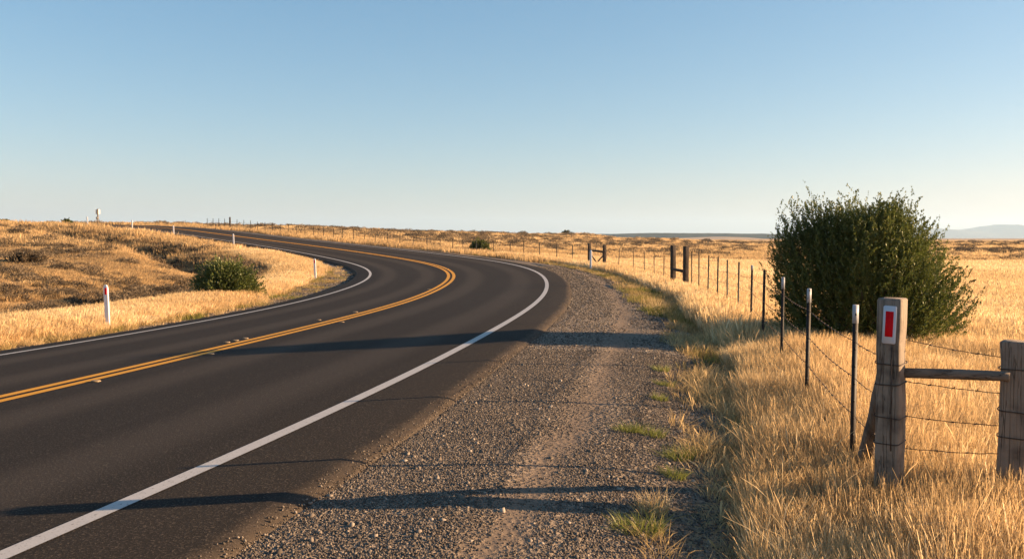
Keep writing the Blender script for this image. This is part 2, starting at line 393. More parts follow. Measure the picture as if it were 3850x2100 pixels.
# ---------------------------------------------------------------- road and markings
def strip(name, ts, lift, m, s0=-60, s1=236, drop=None, wob=0, step=.5):
    ss = np.arange(s0, s1, step); ts = np.asarray(ts, float)
    sg, tg = np.meshgrid(ss, ts, indexing='ij')
    tw = tg + (wob * (fbm(sg, np.sign(tg) * 40, 1.3, 3) - .5) * 2 * (np.abs(tg) > 4.2) if wob else 0)
    tw = tw + widen(sg) * ((tg > 4.2) & (wob > 0)); x, y, z = rpt(sg, tw); z = z + lift
    if drop is not None: z = z - np.asarray(drop)[None, :]
    a, b = sg.shape; I = np.arange(a * b).reshape(a, b)
    Fq = np.stack([I[:-1, :-1], I[:-1, 1:], I[1:, 1:], I[1:, :-1]], -1).reshape(-1, 4)[:, ::-1]
    return tag(mesh_np(name, np.stack([x, y, z], -1).reshape(-1, 3), Fq, m, smooth=True, uv=np.stack([sg, tg], -1).reshape(-1, 2)), kind='structure')
E0 = W + .72
strip('road', [-E0 - .2, -E0 - .06, -E0, -E0 + .06, -3, -1.5, 0, 1.5, 3, E0 - .12, E0, E0 + .04, E0 + .07, E0 + .10], 0, M['asphalt'],
      drop=[.34, .12, .012, 0, 0, 0, 0, 0, 0, 0, .024, .045, .08, .3], wob=.06)
strip('road_edge_line', [-W - .06, -W + .06], .004, M['white_line'])
strip('road_edge_line', [W - .06, W + .06], .004, M['white_line'])
strip('road_centre_line', [-.185, -.05], .004, M['yellow_line'])
strip('road_centre_line', [.05, .185], .004, M['yellow_line'])

# ---------------------------------------------------------------- scatter
LIB = {}
def make_blades(n, rad, h0, h1, w, lean, curve, seg=3, head=0., seed=0, headw=3.):
    r = np.random.default_rng(seed)
    a = r.random(n) * 2 * np.pi; rr = rad * np.sqrt(r.random(n)); bx, by = rr * np.cos(a), rr * np.sin(a)
    h = h0 + (h1 - h0) * r.random(n) ** 1.3
    la = a + r.normal(0, 1.0, n); L = lean * np.abs(r.normal(.6, .5, n)); C = curve * r.random(n)
    wa = r.random(n) * np.pi; wx, wy = np.cos(wa), np.sin(wa); ww = w * (.6 + .8 * r.random(n))
    hd = r.random(n) < head
    V = []; K = seg + 1
    lv = np.linspace(0, 1, K)
    prof = np.interp(lv, [0, .6, 1], [1, .75, .12])
    for j, u in enumerate(lv):
        off = h * (L * u + C * u ** 2.5)
        cx, cy = bx + np.cos(la) * off, by + np.sin(la) * off; cz = h * (u - .25 * C * u ** 3) - .02 * (u == 0)
        hw = ww * prof[j] * .5
        if j >= K - 2: hw = np.where(hd, ww * headw * (.5 if j == K - 2 else .25), hw)
        V += [np.stack([cx - wx * hw, cy - wy * hw, cz], 1), np.stack([cx + wx * hw, cy + wy * hw, cz], 1)]
    V = np.stack(V, 1).reshape(-1, 3)
    b0 = np.arange(n)[:, None] * 2 * K
    Fq = np.concatenate([b0 + np.array([2*j, 2*j+1, 2*j+3, 2*j+2]) for j in range(seg)], 0)
    return V, Fq, np.repeat(r.random(n), 2 * K)
def lib(key, gens, m):
    c = bpy.data.collections.new(key)
    for k, (V, F, bv) in enumerate(gens):
        o = mesh_np(key + '_clump', V, F, m, attrs={'bv': bv}, link=False); c.objects.link(o)
    LIB[key] = (c, len(gens))
lib('tall', [make_blades(130, .13, .24, .52, .0015, .09, .2, 4, .38, 100 + k, 2.3) for k in range(8)], M['dry'])
lib('stalk', [make_blades(5, .10, .42, .70, .0020, .22, .6, 7, .6, 140 + k, 3) for k in range(6)], M['dry'])
lib('mid', [make_blades(90, .34, .22, .44, .011, .18, .3, 2, .3, 200 + k, 2) for k in range(5)], M['dry'])
lib('midf', [make_blades(170, .26, .22, .44, .0058, .13, .25, 3, .4, 250 + k, 2) for k in range(5)], M['dry'])
lib('farg', [make_blades(110, 1.0, .2, .42, .045, .25, .3, 2, 0, 300 + k) for k in range(4)], M['dry'])
lib('short', [make_blades(40, .09, .05, .16, .0035, .7, .6, 3, .1, 400 + k) for k in range(5)], M['verge'])
lib('shortm', [make_blades(60, .25, .05, .17, .010, .6, .5, 2, 0, 450 + k) for k in range(4)], M['verge'])
def make_scrub(n, seed, leaf=.05):
    r = np.random.default_rng(seed)
    d = r.normal(size=(n, 3)); d[:, 2] = np.abs(d[:, 2]); d /= np.linalg.norm(d, axis=1)[:, None]
    rad = .45 + .55 * r.random(n) ** .5; lump = .75 + .5 * vnoise(d[:, 0] * 2 + seed, d[:, 1] * 2, .8)
    c = d * (rad * lump)[:, None] * np.array([1, 1, .72])
    a = d + r.normal(0, .45, (n, 3)); a /= np.linalg.norm(a, axis=1)[:, None]
    b = np.cross(a, r.normal(size=(n, 3))); b /= np.linalg.norm(b, axis=1)[:, None]
    L = leaf * (1.4 + 1.6 * r.random(n))[:, None]; w = leaf * .32
    V = np.stack([c - b * w, c + b * w, c + a * L + b * w * .3, c + a * L - b * w * .3], 1).reshape(-1, 3)
    F = np.arange(4 * n).reshape(-1, 4)
    return V, F, np.repeat(r.random(n), 4)
lib('scrub', [make_scrub(700, 500 + k, .075) for k in range(6)], M['scrub'])
# stones
def make_stone(seed):
    r = np.random.default_rng(seed)
    t = (1 + 5 ** .5) / 2
    V = np.array([(-1,t,0),(1,t,0),(-1,-t,0),(1,-t,0),(0,-1,t),(0,1,t),(0,-1,-t),(0,1,-t),(t,0,-1),(t,0,1),(-t,0,-1),(-t,0,1)], float) / 1.9
    F = np.array([(0,11,5),(0,5,1),(0,1,7),(0,7,10),(0,10,11),(1,5,9),(5,11,4),(11,10,2),(10,7,6),(7,1,8),(3,9,4),(3,4,2),(3,2,6),(3,6,8),(3,8,9),(4,9,5),(2,4,11),(6,2,10),(8,6,7),(9,8,1)])
    V = V * (1 + r.normal(0, .2, (12, 1))) * np.array([1, .75 + .3 * r.random(), .55 + .3 * r.random()])
    return V, F, np.full(12, r.random())
M['stone'] = blade_mat('gravel_stones', [(0., (.040, .034, .029)), (.45, (.108, .090, .073)), (.8, (.20, .165, .130)), (1., (.35, .295, .235))], 0., .15)
lib('stone', [make_stone(600 + k) for k in range(8)], M['stone'])

def scatter(name, key, x, y, sc, tint, kind='stuff', label=None, cat=None, tilt=.08, zs=1., dz=0., zabs=None):
    n = len(x); z = ground(x, y) + dz if zabs is None else zabs
    me = bpy.data.meshes.new(name); me.vertices.add(n)
    me.vertices.foreach_set('co', np.stack([x, y, z], 1).astype(np.float32).ravel())
    sc = np.broadcast_to(sc, (n,)); zs = np.broadcast_to(zs, (n,))
    for nm, typ, dat in (('rot', 'FLOAT_VECTOR', np.stack([rng.normal(0, tilt, n), rng.normal(0, tilt, n), rng.random(n) * 6.283], 1)),
                         ('scl', 'FLOAT_VECTOR', np.stack([sc, sc, sc * zs], 1))):
        me.attributes.new(nm, typ, 'POINT').data.foreach_set('vector', dat.astype(np.float32).ravel())
    me.attributes.new('tint', 'FLOAT', 'POINT').data.foreach_set('value', np.clip(np.broadcast_to(tint, (n,)), 0, 1).astype(np.float32))
    c, nv = LIB[key]
    me.attributes.new('vi', 'INT', 'POINT').data.foreach_set('value', rng.integers(0, nv, n).astype(np.int32))
    me.update()
    o = bpy.data.objects.new(name, me); COL.objects.link(o); tag(o, label, cat, kind=kind)
    ng = bpy.data.node_groups.new(name, 'GeometryNodeTree')
    ng.interface.new_socket('Geometry', in_out='INPUT', socket_type='NodeSocketGeometry'); ng.interface.new_socket('Geometry', in_out='OUTPUT', socket_type='NodeSocketGeometry')
    gi = ng.nodes.new('NodeGroupInput'); go = ng.nodes.new('NodeGroupOutput')
    ip = ng.nodes.new('GeometryNodeInstanceOnPoints'); ci = ng.nodes.new('GeometryNodeCollectionInfo')
    ci.inputs['Collection'].default_value = c; ci.inputs['Separate Children'].default_value = True; ci.inputs['Reset Children'].default_value = True
    ng.links.new(gi.outputs[0], ip.inputs['Points']); ng.links.new(ci.outputs[0], ip.inputs['Instance']); ip.inputs['Pick Instance'].default_value = True
    for nm, typ, sock in (('vi', 'INT', 'Instance Index'), ('rot', 'FLOAT_VECTOR', 'Rotation'), ('scl', 'FLOAT_VECTOR', 'Scale')):
        a = ng.nodes.new('GeometryNodeInputNamedAttribute'); a.data_type = typ; a.inputs['Name'].default_value = nm
        ng.links.new(a.outputs['Attribute'], ip.inputs[sock])
    ng.links.new(ip.outputs[0], go.inputs[0])
    md = o.modifiers.new('scatter', 'NODES'); md.node_group = ng
    return o
def candidates(n, d0, d1, pw=1., xm=.78, pad=1.6):
    n = int(n * (1.25 if xm > .6 else 1))
    """points in the view wedge (a little wider than the frame), depth d0..d1"""
    u = rng.random(n); d = (d0 ** pw + u * (d1 ** pw - d0 ** pw)) ** (1 / pw)
    x = (rng.random(n) * 2 - 1) * (d * xm + pad)
    return x, d
def pick(x, y, prob):
    k = rng.random(len(x)) < prob
    return x[k], y[k]
def st(x, y):
    s, t = nearest(x, y); return s, t

# near tall grass (right field and its fringe)
def tall_w(x, y, t):
    e = 7.15 + .45 * (fbm(x, y, 1.3) - .5) + .35 * sstep(14, 26, y)
    return sstep(e - .06, e + .14, t)
x, y = candidates(74000, 2.6, 15, 2); s, t = st(x, y)
w_ = tall_w(x, y, t); k = (rng.random(len(x)) < w_ * np.interp(y, [3, 15], [1, .75])); x, y, t = x[k], y[k], t[k]
hs = .50 + .36 * sstep(7.1, 8.0, t) + .35 * (fbm(x, y, .9) - .5)
scatter('tall_dry_grass', 'tall', x, y, rng.uniform(.85, 1.2, len(x)), .55 + .9 * (fbm(x, y, 1.6) - .5) + rng.normal(0, .2, len(x)), zs=hs,
        label='tall golden dry grass filling the field round the fence', cat='grass')
k = rng.random(len(x)) < .02
scatter('seed_stalks', 'stalk', x[k], y[k], rng.uniform(.6, 1.0, k.sum()), rng.uniform(.5, 1, k.sum()), label='long bending seed stalks rising above the dry grass by the fence', cat='grass')
# mid distance grass, right and left
x, y = candidates(150000, 11, 62, 1.6); s, t = st(x, y)
w_ = np.where(t > 0, tall_w(x, y, t) * sstep(11, 15, y), sstep(5.45, 5.85, -t - inner(s) + .6 * (fbm(x, y, 1.2) - .5)))
pt = fbm(x + 40, y, 5.5)
hill = (t < -8.5) & (s < 200)
sc1 = np.where(hill, np.interp(fbm(x - 60, y + 20, 7, 3), [.47, .57], [0, .85]), 0)
w_ = np.where(hill, w_ * np.interp(pt, [.38, .52], [.4, .9]) * (1 - sc1), w_)
k = rng.random(len(x)) < w_; x, y, t = x[k], y[k], t[k]
tn = np.where(t < -8.5, .25, np.where(t < 0, .66, .70)) + .5 * (fbm(x, y, 4) - .5) + rng.normal(0, .14, len(x))
hs = np.where(t < 0, .75, 1.) * np.interp(y, [11, 30, 60], [1, 1.05, 1.15]) + .3 * (fbm(x, y, 3) - .5)
hs = hs * np.where(t < 0, .55 + .45 * sstep(5.4, 6.3, -t - inner(nearest(x, y)[0])) - .46 * sstep(8, 10, -t), 1)
near_ = y + rng.normal(0, 1.5, len(x)) < 27; sz = rng.uniform(.85, 1.15, len(x))
scatter('dry_grass', 'midf', x[near_], y[near_], sz[near_] * 1.1, tn[near_], zs=hs[near_], label='golden dry grass on the near banks beside the road', cat='grass')
scatter('dry_grass', 'mid', x[~near_], y[~near_], sz[~near_], tn[~near_], zs=hs[~near_], label='golden dry grass on both sides of the curving road', cat='grass')
# far grass
x, y = candidates(120000, 52, 420, .9); s, t = st(x, y)
k = (np.abs(t) > 6.4) & (rng.random(len(x)) < np.interp(fbm(x, y, 14), [.35, .55], [.45, 1])); x, y, t = x[k], y[k], t[k]
scatter('far_dry_grass', 'farg', x, y, np.interp(y, [52, 120, 420], [.75, 1.2, 2.6]) * rng.uniform(.8, 1.2, len(x)), np.where((t < -8.5), .27, np.where(y > 66, .42, .55)) + .6 * (fbm(x, y, 22) - .5) + rng.normal(0, .15, len(x)),
        zs=np.interp(y, [52, 120, 420], [1.25, .9, .5]), label='dry golden grassland stretching away to the horizon', cat='grass')
# verge: short green and dry grass between gravel and tall grass
x, y = candidates(70000, 3, 20, 1.6); s, t = st(x, y)
nz = fbm(x, y, .55, 3)
e = 6.5 + .9 * (fbm(x + 9, y, 1.6) - .5)
w_ = sstep(e - .25, e + .35, t) * (1 - sstep(7.1, 7.5, t)) * np.interp(nz, [.44, .58], [.03, .6])
w_ = w_ * np.interp(y, [4, 7], [.35, 1]); w_ = w_ + ((-t > 5.1) & (-t < 6.2)) * .22
k = rng.random(len(x)) < w_; x, y, t = x[k], y[k], t[k]
scatter('verge_grass', 'short', x, y, rng.uniform(.7, 1.35, len(x)), .80 - 1.7 * (fbm(x + 3, y + 8, .9) - .52).clip(-.05, .28) + rng.normal(0, .10, len(x)), label='short green and straw coloured grass along the gravel shoulder', cat='grass', tilt=.15, zs=np.interp(y, [4, 8], [.6, 1.]))
x, y = candidates(60000, 17, 70, 1.3); s, t = st(x, y)
e = 6.3 + .9 * (fbm(x + 9, y, 1.6) - .5)
w_ = sstep(e - .2, e + .3, t) * (1 - sstep(7.7, 8.3, t)) * np.interp(fbm(x, y, .9), [.35, .5], [.15, 1]) + ((-t > 5.1 + inner(s)) & (-t < 6.0 + inner(s))) * .4 + ((-t > 4.9) & (-t < 6.8)) * (fbm(x, y, .8) > .55) * .2
k = rng.random(len(x)) < w_; x, y, t = x[k], y[k], t[k]
scatter('roadside_grass', 'shortm', x, y, rng.uniform(.7, 1.2, len(x)), .75 - 1.5 * (fbm(x + 3, y + 8, 1.5) - .5).clip(-.05,.3) + rng.normal(0, .12, len(x)), label='short patchy grass at the edge of the far gravel shoulder', cat='grass', tilt=.12)
# brown scrub
x, y = candidates(26000, 24, 340, .75); s, t = st(x, y)
n1 = .45 * fbm(x - 60, y + 20, 7, 3) + .55 * fbm(x + 31, y * 1.6, 2.6, 2); n2 = fbm(x, y * 1.0, 24, 2)
left = (t < -8.5) & (s < 200)
pr = np.where(left, np.interp(n1, [.45, .55], [.10, .95]), np.interp(n1 * .5 + n2 * .5, [.42, .53], [.05, .9]) * (t > 12) * sstep(46, 60, y) * np.interp(y, [60, 110, 160, 340], [1, .85, .4, .06]))
gully_shade = np.exp(-((t + 11.8) / 2.2) ** 2) * (s > 58) * (s < 104); pr = np.maximum(pr, gully_shade)  # gully scrub is packed densely and tinted darker to paint in the slope's shade
k = rng.random(len(x)) < pr; x, y, t = x[k], y[k], t[k]
sc = np.interp(y, [24, 60, 120, 340], [.36, .62, .95, 1.9]) * rng.uniform(.5, 1.4, len(x))
scatter('brown_scrub', 'scrub', x, y, sc * np.where(left[k], .95, .9), rng.normal(.45, .2, len(x)) + np.where(left[k], 0, .12) - .2 * (gully_shade[k] > .35), zs=.85, label='low brown scrub dotting the dry hillside and plain', cat='scrub', dz=-.03)
# gravel
def grav_w(x, y, t):
    s = nearest(x, y)[0]; t = teff(s, t)
    a = np.where(t > 0, sstep(4.5, 4.6, t) * (1 - sstep(6.3, 7.1, t + .6 * (fbm(x, y, .8) - .5))), sstep(4.52, 4.6, -t) * (1 - sstep(5.5, 6.0, -t - inner(s))))
    wob = .5 * (fbm(x, y, 1.3) - .5)
    trk = np.exp(-((t - 5.72 + wob) / .26) ** 2)
    return a * (1 - .88 * trk * (t > 0))
x, y = candidates(560000, 3.2, 11, 1.5, .55, .2); s, t = st(x, y); k = rng.random(len(x)) < grav_w(x, y, t); x, y = x[k], y[k]
scatter('gravel', 'stone', x, y, .0034 + .0062 * rng.random(len(x)) ** 2.4, .15 + .7 * rng.random(len(x)), tilt=.5, label='grey brown gravel covering the road shoulder', cat='gravel')
x, y = candidates(90000, 3.2, 12, 1.3, .55, .2); s, t = st(x, y); k = rng.random(len(x)) < grav_w(x, y, t) * .045; x, y = x[k], y[k]
scatter('gravel', 'stone', x, y, .010 + .013 * rng.random(len(x)) ** 2.5, .35 + .65 * rng.random(len(x)), tilt=.5, label='larger loose stones lying among the shoulder gravel', cat='gravel')
x, y = candidates(420000, 10, 46, 1.2, .55, .2); s, t = st(x, y); k = rng.random(len(x)) < grav_w(x, y, t) * .95; x, y = x[k], y[k]
scatter('gravel', 'stone', x, y, np.interp(y, [10, 46], [.009, .028]) * rng.uniform(.6, 1.4, len(x)), rng.random(len(x)), tilt=.4, zs=.8, label='gravel shoulder curving away beside the asphalt', cat='gravel')

# stones and grit spilt over the edge of the asphalt
n = 17000; s_ = rng.uniform(5, 42, n) ** 1.0; s_ = 5 + (s_ - 5) * rng.random(n) ** .6; u_ = .075 + rng.normal(0, .028, n) - .16 * rng.random(n) ** 9 + .06 * (fbm(s_, s_ * 0, .6) - .5); t_ = E0 + widen(s_) + u_
x, y, z = rpt(s_, t_); z = np.maximum(z - np.interp(u_, [-.12, 0, .04, .07, .1], [0, .024, .045, .08, .2]), ground(x, y)) + .001; k = (y > 3) & (np.abs(x) < y * .6 + .3)
scatter('gravel', 'stone', x[k], y[k], .0028 + .0065 * rng.random(k.sum()) ** 2.5, .2 + .7 * rng.random(k.sum()), tilt=.5, label='loose grit spilt over the edge of the asphalt', cat='gravel', zabs=z[k])

# ---------------------------------------------------------------- green tufts on the shoulder (one thing each)
tuft_me = []
for k in range(3):
    V, F, bv = make_blades(260, .12, .05, .15, .0038, .8, .5, 3, 0, 700 + k)
    tuft_me.append((V, F, bv))
M['tuft'] = leaf_mat('green_tuft_blades', (.09, .11, .02), (.19, .21, .04), (.34, .33, .09), .4)
M['tuft_dry'] = leaf_mat('straw_tuft_blades', (.36, .24, .10), (.56, .40, .18), (.75, .58, .30), .4)
TUFTS = [(2415, 2010, 1.1, 0, 'bright green grass tuft nearest the bottom edge of the gravel'),
         (2455, 1935, 1.0, 1, 'straw coloured grass tuft just above the nearest green tuft'),
         (2450, 1640, .9, 0, 'yellow green grass tuft on gravel left of the leaning brace'),
         (2555, 1728, 1.1, 0, 'wide dull green grass tuft between gravel and tall grass'),
         (2540, 1800, .8, 0, 'small dark green tuft above the two thin post shadows'),
         (2370, 1625, .8, 0, 'flat pale green tuft furthest onto the gravel'),
         (2485, 1505, .8, 0, 'small round green tuft below the broad bush shadow'),
         (2505, 1452, .8, 0, 'tiny green tuft second below the bush shadow'),
         (2490, 1395, .9, 0, 'yellow green tuft at the lower edge of the bush shadow')]
tm = {}
for k, (px, py, sc, dry, lb) in enumerate(TUFTS):
    d = F_PX * EYE / (py - HY)
    for _ in range(6):
        xx = (px - CX) / F_PX * d; d = F_PX * (EYE - gz(xx, d)) / (py - HY)
    key = (k % 3, dry)
    if key not in tm:
        V, F, bv = tuft_me[k % 3]; o = mesh_np('grass_tuft', V, F, M['tuft_dry' if dry else 'tuft'], attrs={'bv': bv}); tm[key] = o
    else: o = tm[key].copy(); COL.objects.link(o)
    xx = (px - CX) / F_PX * d
    o.location = (xx, d, gz(xx, d)); o.rotation_euler = (0, 0, k * 1.3); sc *= .82; o.scale = (sc * 1.25, sc * .9, sc * (1.0 if dry else .75))
    tag(o, lb, 'grass tuft', 'grass tufts on the gravel shoulder')

# ---------------------------------------------------------------- bushes
def bush(name, x, y, H, prof, ry, nsh, leaf, lpers, m, label, seed, shoot=.42, upb=.55, cat='bush', group=None, spread=.04, trunk=True):
    """prof: rows (height fraction, left extent, right extent); ry = depth over width"""
    r = np.random.default_rng(seed); z0 = gz(x, y) - .07
    e = empty(name, (x, y, z0), label=label, cat=cat, group=group)
    pf = np.array(prof)
    def env(ph, h):
        l = np.interp(h, pf[:, 0], pf[:, 1]); rr_ = np.interp(h, pf[:, 0], pf[:, 2])
        ex = np.where(np.cos(ph) < 0, l, rr_); my = (l + rr_) / 2 * ry
        return ex * np.cos(ph), my * np.sin(ph)
    n = nsh
    h = r.random(n) ** .68; ph = r.random(n) * 2 * np.pi
    lum = .70 + .50 * vnoise(np.cos(ph) * 3.0 + seed, h * 2.6 + np.sin(ph) * 3.0, .9)
    rad = (r.random(n) ** .38)
    ex, ey = env(ph, h)
    # the shoot's tip inside the envelope; it grows from nearer the stem
    q = rad * lum
    tip = np.stack([ex * q, ey * q, h * H * (.9 + .16 * r.random(n))], 1)
    out = tip * np.array([1, 1, .0]); out /= np.linalg.norm(out, axis=1)[:, None] + 1e-6
    lift = upb * (.35 + 1.25 * h)[:, None]
    d = out * (1 - .5 * h)[:, None] + np.array([0, 0, 1.]) * lift + r.normal(0, .16, (n, 3)); d /= np.linalg.norm(d, axis=1)[:, None]
    L = shoot * (.5 + .9 * r.random(n)); L = np.minimum(L, tip[:, 2] * 1.3 + .08)
    lead = (r.random(n) < .24) & (rad > .7)                   # leaders that stand out of the crown
    ext = np.where(lead, shoot * (.15 + .45 * r.random(n)), shoot * .08 * r.random(n)); tip = tip + d * ext[:, None]; L = L + ext
    base = tip - d * L[:, None]; base[:, 2] = np.maximum(base[:, 2], .02)
    bend = r.normal(0, .10, (n, 3)) * L[:, None]
    # leaves
    K = lpers; u = r.random((n, K)) ** .8
    c = base[:, None] * (1 - u[..., None]) + tip[:, None] * u[..., None] + bend[:, None] * (u * (1 - u) * 4)[..., None]
    sp = spread * shoot / .42 * (1.3 - u)[..., None]
    c = c + r.normal(0, 1, (n, K, 3)) * sp * .55
    a = d[:, None] + r.normal(0, .42, (n, K, 3)); a /= np.linalg.norm(a, axis=2)[..., None]
    b = np.cross(a, r.normal(0, 1, (n, K, 3))); b /= np.linalg.norm(b, axis=2)[..., None]
    ll = leaf * (.6 + .9 * r.random((n, K, 1))); lw = ll * .19
    V = np.stack([c - a * ll * .5, c + b * lw, c + a * ll * .5, c - b * lw], 2).reshape(-1, 3)
    F = np.arange(len(V)).reshape(-1, 4)
    clump = vnoise(np.repeat(tip[:, 0], K) * 3 + seed, np.repeat(tip[:, 2] + tip[:, 1], K) * 3, 1.)
    bv = np.repeat(np.clip(.55 * r.random(n * K) + .6 * clump - .1, 0, 1), 4)
    mesh_np('crown', V, F, m, e, attrs={'bv': bv})
    if trunk:
        mb = MB(); idx = r.choice(n, min(n, 170), replace=False)
        for i in idx:
            p0 = np.array([r.normal(0, .06), r.normal(0, .05), 0.]); p3 = tip[i]; p1 = p0 * .7 + p3 * .3 + np.array([0, 0, .12 * H]); p2 = base[i]
            pts = [p0, p1, p2, base[i] * .4 + tip[i] * .6]
            mb.tube(pts, np.array([.013, .009, .006, .0025]) * H / 2.2, 5)
        mb.build('trunk', M['twig'], e)
    return e
BIG = [(0, -.0, 0), (.04, 1.3, 1.25), (.17, 1.5, 1.56), (.35, 1.45, 1.60), (.53, 1.46, 1.5), (.70, 1.42, 1.2), (.79, 1.36, 1.06), (.87, 1.26, .84), (.94, 1.14, .68), (1., 1.0, .52)]
BIG[0] = (0, .8, .9); BIG = [(a, b * .97, c * .85) for a, b, c in BIG]
bush('bush', 5.06, 12.5, 2.27, BIG, .62, 5600, .030, 62, M['leaf'], 'large spiky dark green bush behind the fence beside the roadside post', 21, .46, 1.0, spread=.030)
DOME = [(0, .8, .8), (.2, 1, 1), (.5, .97, .97), (.75, .78, .78), (.9, .5, .5), (1, .25, .25)]
def dome(w, l=1., r=1.): return [(a, b * w * l, c * w * r) for a, b, c in DOME]
def small_bush(px, d, wpx, hpx, m, label, seed, nsh=700, name='bush', ry=.8, cat='bush', leafpx=.9, group='low bushes around the road', lift=.3):
    x, y = at_px(px, d); w = wpx / F_PX * d / 2; H = hpx / F_PX * d
    return bush(name, x, y, H, dome(w), ry, nsh, leafpx * d / 887, 34, m, label, seed, H * .45, .6, cat, group)
small_bush(848, 30.5, 268, 142, M['leaf'], 'rounded dark green bush in the dry grass inside the bend', 31, 2300, leafpx=1.7)
small_bush(1803, 72, 100, 52, M['leaf'], 'small dark green bush by the fence across the road', 32, 700, leafpx=1.5)
small_bush(255, 92, 48, 26, M['leaf'], 'small olive bush on the crest left of the sign', 33, 400, leafpx=1.5)
small_bush(20, 88, 76, 24, M['leaf_far'], 'brownish bush on the hill crest at the left edge', 34, 400, leafpx=1.5)
small_bush(404, 60, 40, 24, M['leaf_far'], 'small yellowish bush beside the dark gully', 35, 300, leafpx=1.5)
small_bush(1023, 96, 38, 18, M['leaf_far'], 'low brown bush under the skyline fence', 36, 300, leafpx=1.5)
small_bush(1172, 104, 46, 16, M['leaf_far'], 'flat brown shrub on the skyline near the fence', 37, 300, leafpx=1.5)
small_bush(1135, 112, 42, 18, M['leaf_far'], 'pale brown shrub behind the skyline fence posts', 44, 300, leafpx=1.5)
small_bush(2330, 150, 36, 18, M['leaf_far'], 'lone grey brown bush on the plain between the two timber braces', 38, 260, leafpx=1.5)
small_bush(2150, 61, 80, 30, M['leaf_far'], 'low olive shrub left of the timber brace with two struts', 39, 500, leafpx=1.5)
small_bush(95, 40, 190, 52, M['leaf_brown'], 'broad brown shrub on the slope near the left edge', 40, 500, leafpx=1.6)
small_bush(365, 27, 66, 62, M['leaf_brown'], 'bushy brown shrub just left of the nearest white post', 41, 400, leafpx=1.8)
# wind bent tree far away on the plain
def far_tree():
    d = 420.; x = (2124 - CX) / F_PX * d
    return bush('tree', x, d, 2.4, [(0, 1.2, .4), (.3, 3., .8), (.6, 1.8, 1.6), (1., -.4, 2.6)], .5, 300, .5, 20, M['leaf_far'], 'far wind bent dark tree low on the horizon', 43, .8, .4, cat='tree')
far_tree()

# ---------------------------------------------------------------- marker posts
def reflector_post(px, d, H, label, w=.115, lean=-.03, reflector=True, face='red', zsink=.25, x=None):
    x0, y0 = at_px(px, d) if x is None else (x, d)
    z0 = gz(x0, y0)
    e = empty('marker_post', (x0, y0, z0), rz=R_(-6), label=label, cat='marker post', group='white marker posts along the road')
    mb = MB(); rings = []
    n = 14
    for k, u in enumerate([-.12, 0, .3, .6, .9, .955, .985, 1.0]):
        ww = w * (1 - .12 * (1 - min(1, max(u, 0))))
        if u > .9: ww *= math.sqrt(max(.05, 1 - ((u - .9) / .105) ** 2))
        a = np.arange(n) / n * 2 * np.pi
        th = .045 if u < .98 else .03
        px_ = np.sign(np.cos(a)) * np.abs(np.cos(a)) ** .45 * ww / 2; py_ = np.sign(np.sin(a)) * np.abs(np.sin(a)) ** .6 * th / 2
        rings.append(np.stack([px_ + lean * u * H, py_, np.full(n, u * H)], 1))
    mb.loft(rings); mb.build('post_body', M['white'], e, smooth=False, bevel=0)
    if reflector:
        r = MB(); c = lean * .86 * H
        r.box((c + .004, -.026, .86 * H), (.046, .008, .15)); r.build('reflector', M['red'], e, bevel=.003)
    return e
PT = -W - 1.75
for px, H, lb, t_, dd in [(406, 1.02, 'tall white marker post with red reflector nearest in the left verge', PT, 0),
                      (1186, 1.0, 'white marker post with red reflector at the tip of the bend', PT - .75, 0),
                      (878, .98, 'white marker post on the inside verge beyond the green bush', PT, 0),
                      (654, .98, 'white marker post where the far road nears the crest', PT, 0),
                      (497, .98, 'white marker post against the sky at the road crest', PT, 0),
                      (329, .98, 'faint white marker post on the crest nearest the sign', PT, 0),
                      (2222, 1.1, 'white marker post in front of the far timber brace', 7.1, 0)]:
    s_ = s_at(px, t_, 8, 118)
    xx, yy, _ = rpt(s_, t_)
    reflector_post(px, float(yy), H, lb, x=float(xx), reflector=px in (406, 1186), lean=-.035 if t_ < 0 else .0)

# ---------------------------------------------------------------- sign on the crest
d_ = 89.; x_, y_ = at_px(371, d_); z_ = gz(x_, y_)
e = empty('road_sign', (x_, y_, z_), rz=R_(38), label='cream road sign on a thin post on the hill crest', cat='sign')
top = EYE + (HY - 785) / F_PX * d_ - z_
mb = MB(); mb.box((0, 0, top / 2 - .2), (.07, .05, top + .4)); mb.box((0, -.03, top - .55), (.12, .03, 1.0)); mb.build('post', M['wood_rail'], e)
mb = MB(); mb.box((.02, .05, top - .3), (.42, .03, .46)); mb.build('panel', M['sign'], e, bevel=.01)
mb = MB(); mb.box((-.05, -.06, top - .92), (.26, .03, .22)); mb.build('small_plate', M['sign_dark'], e)

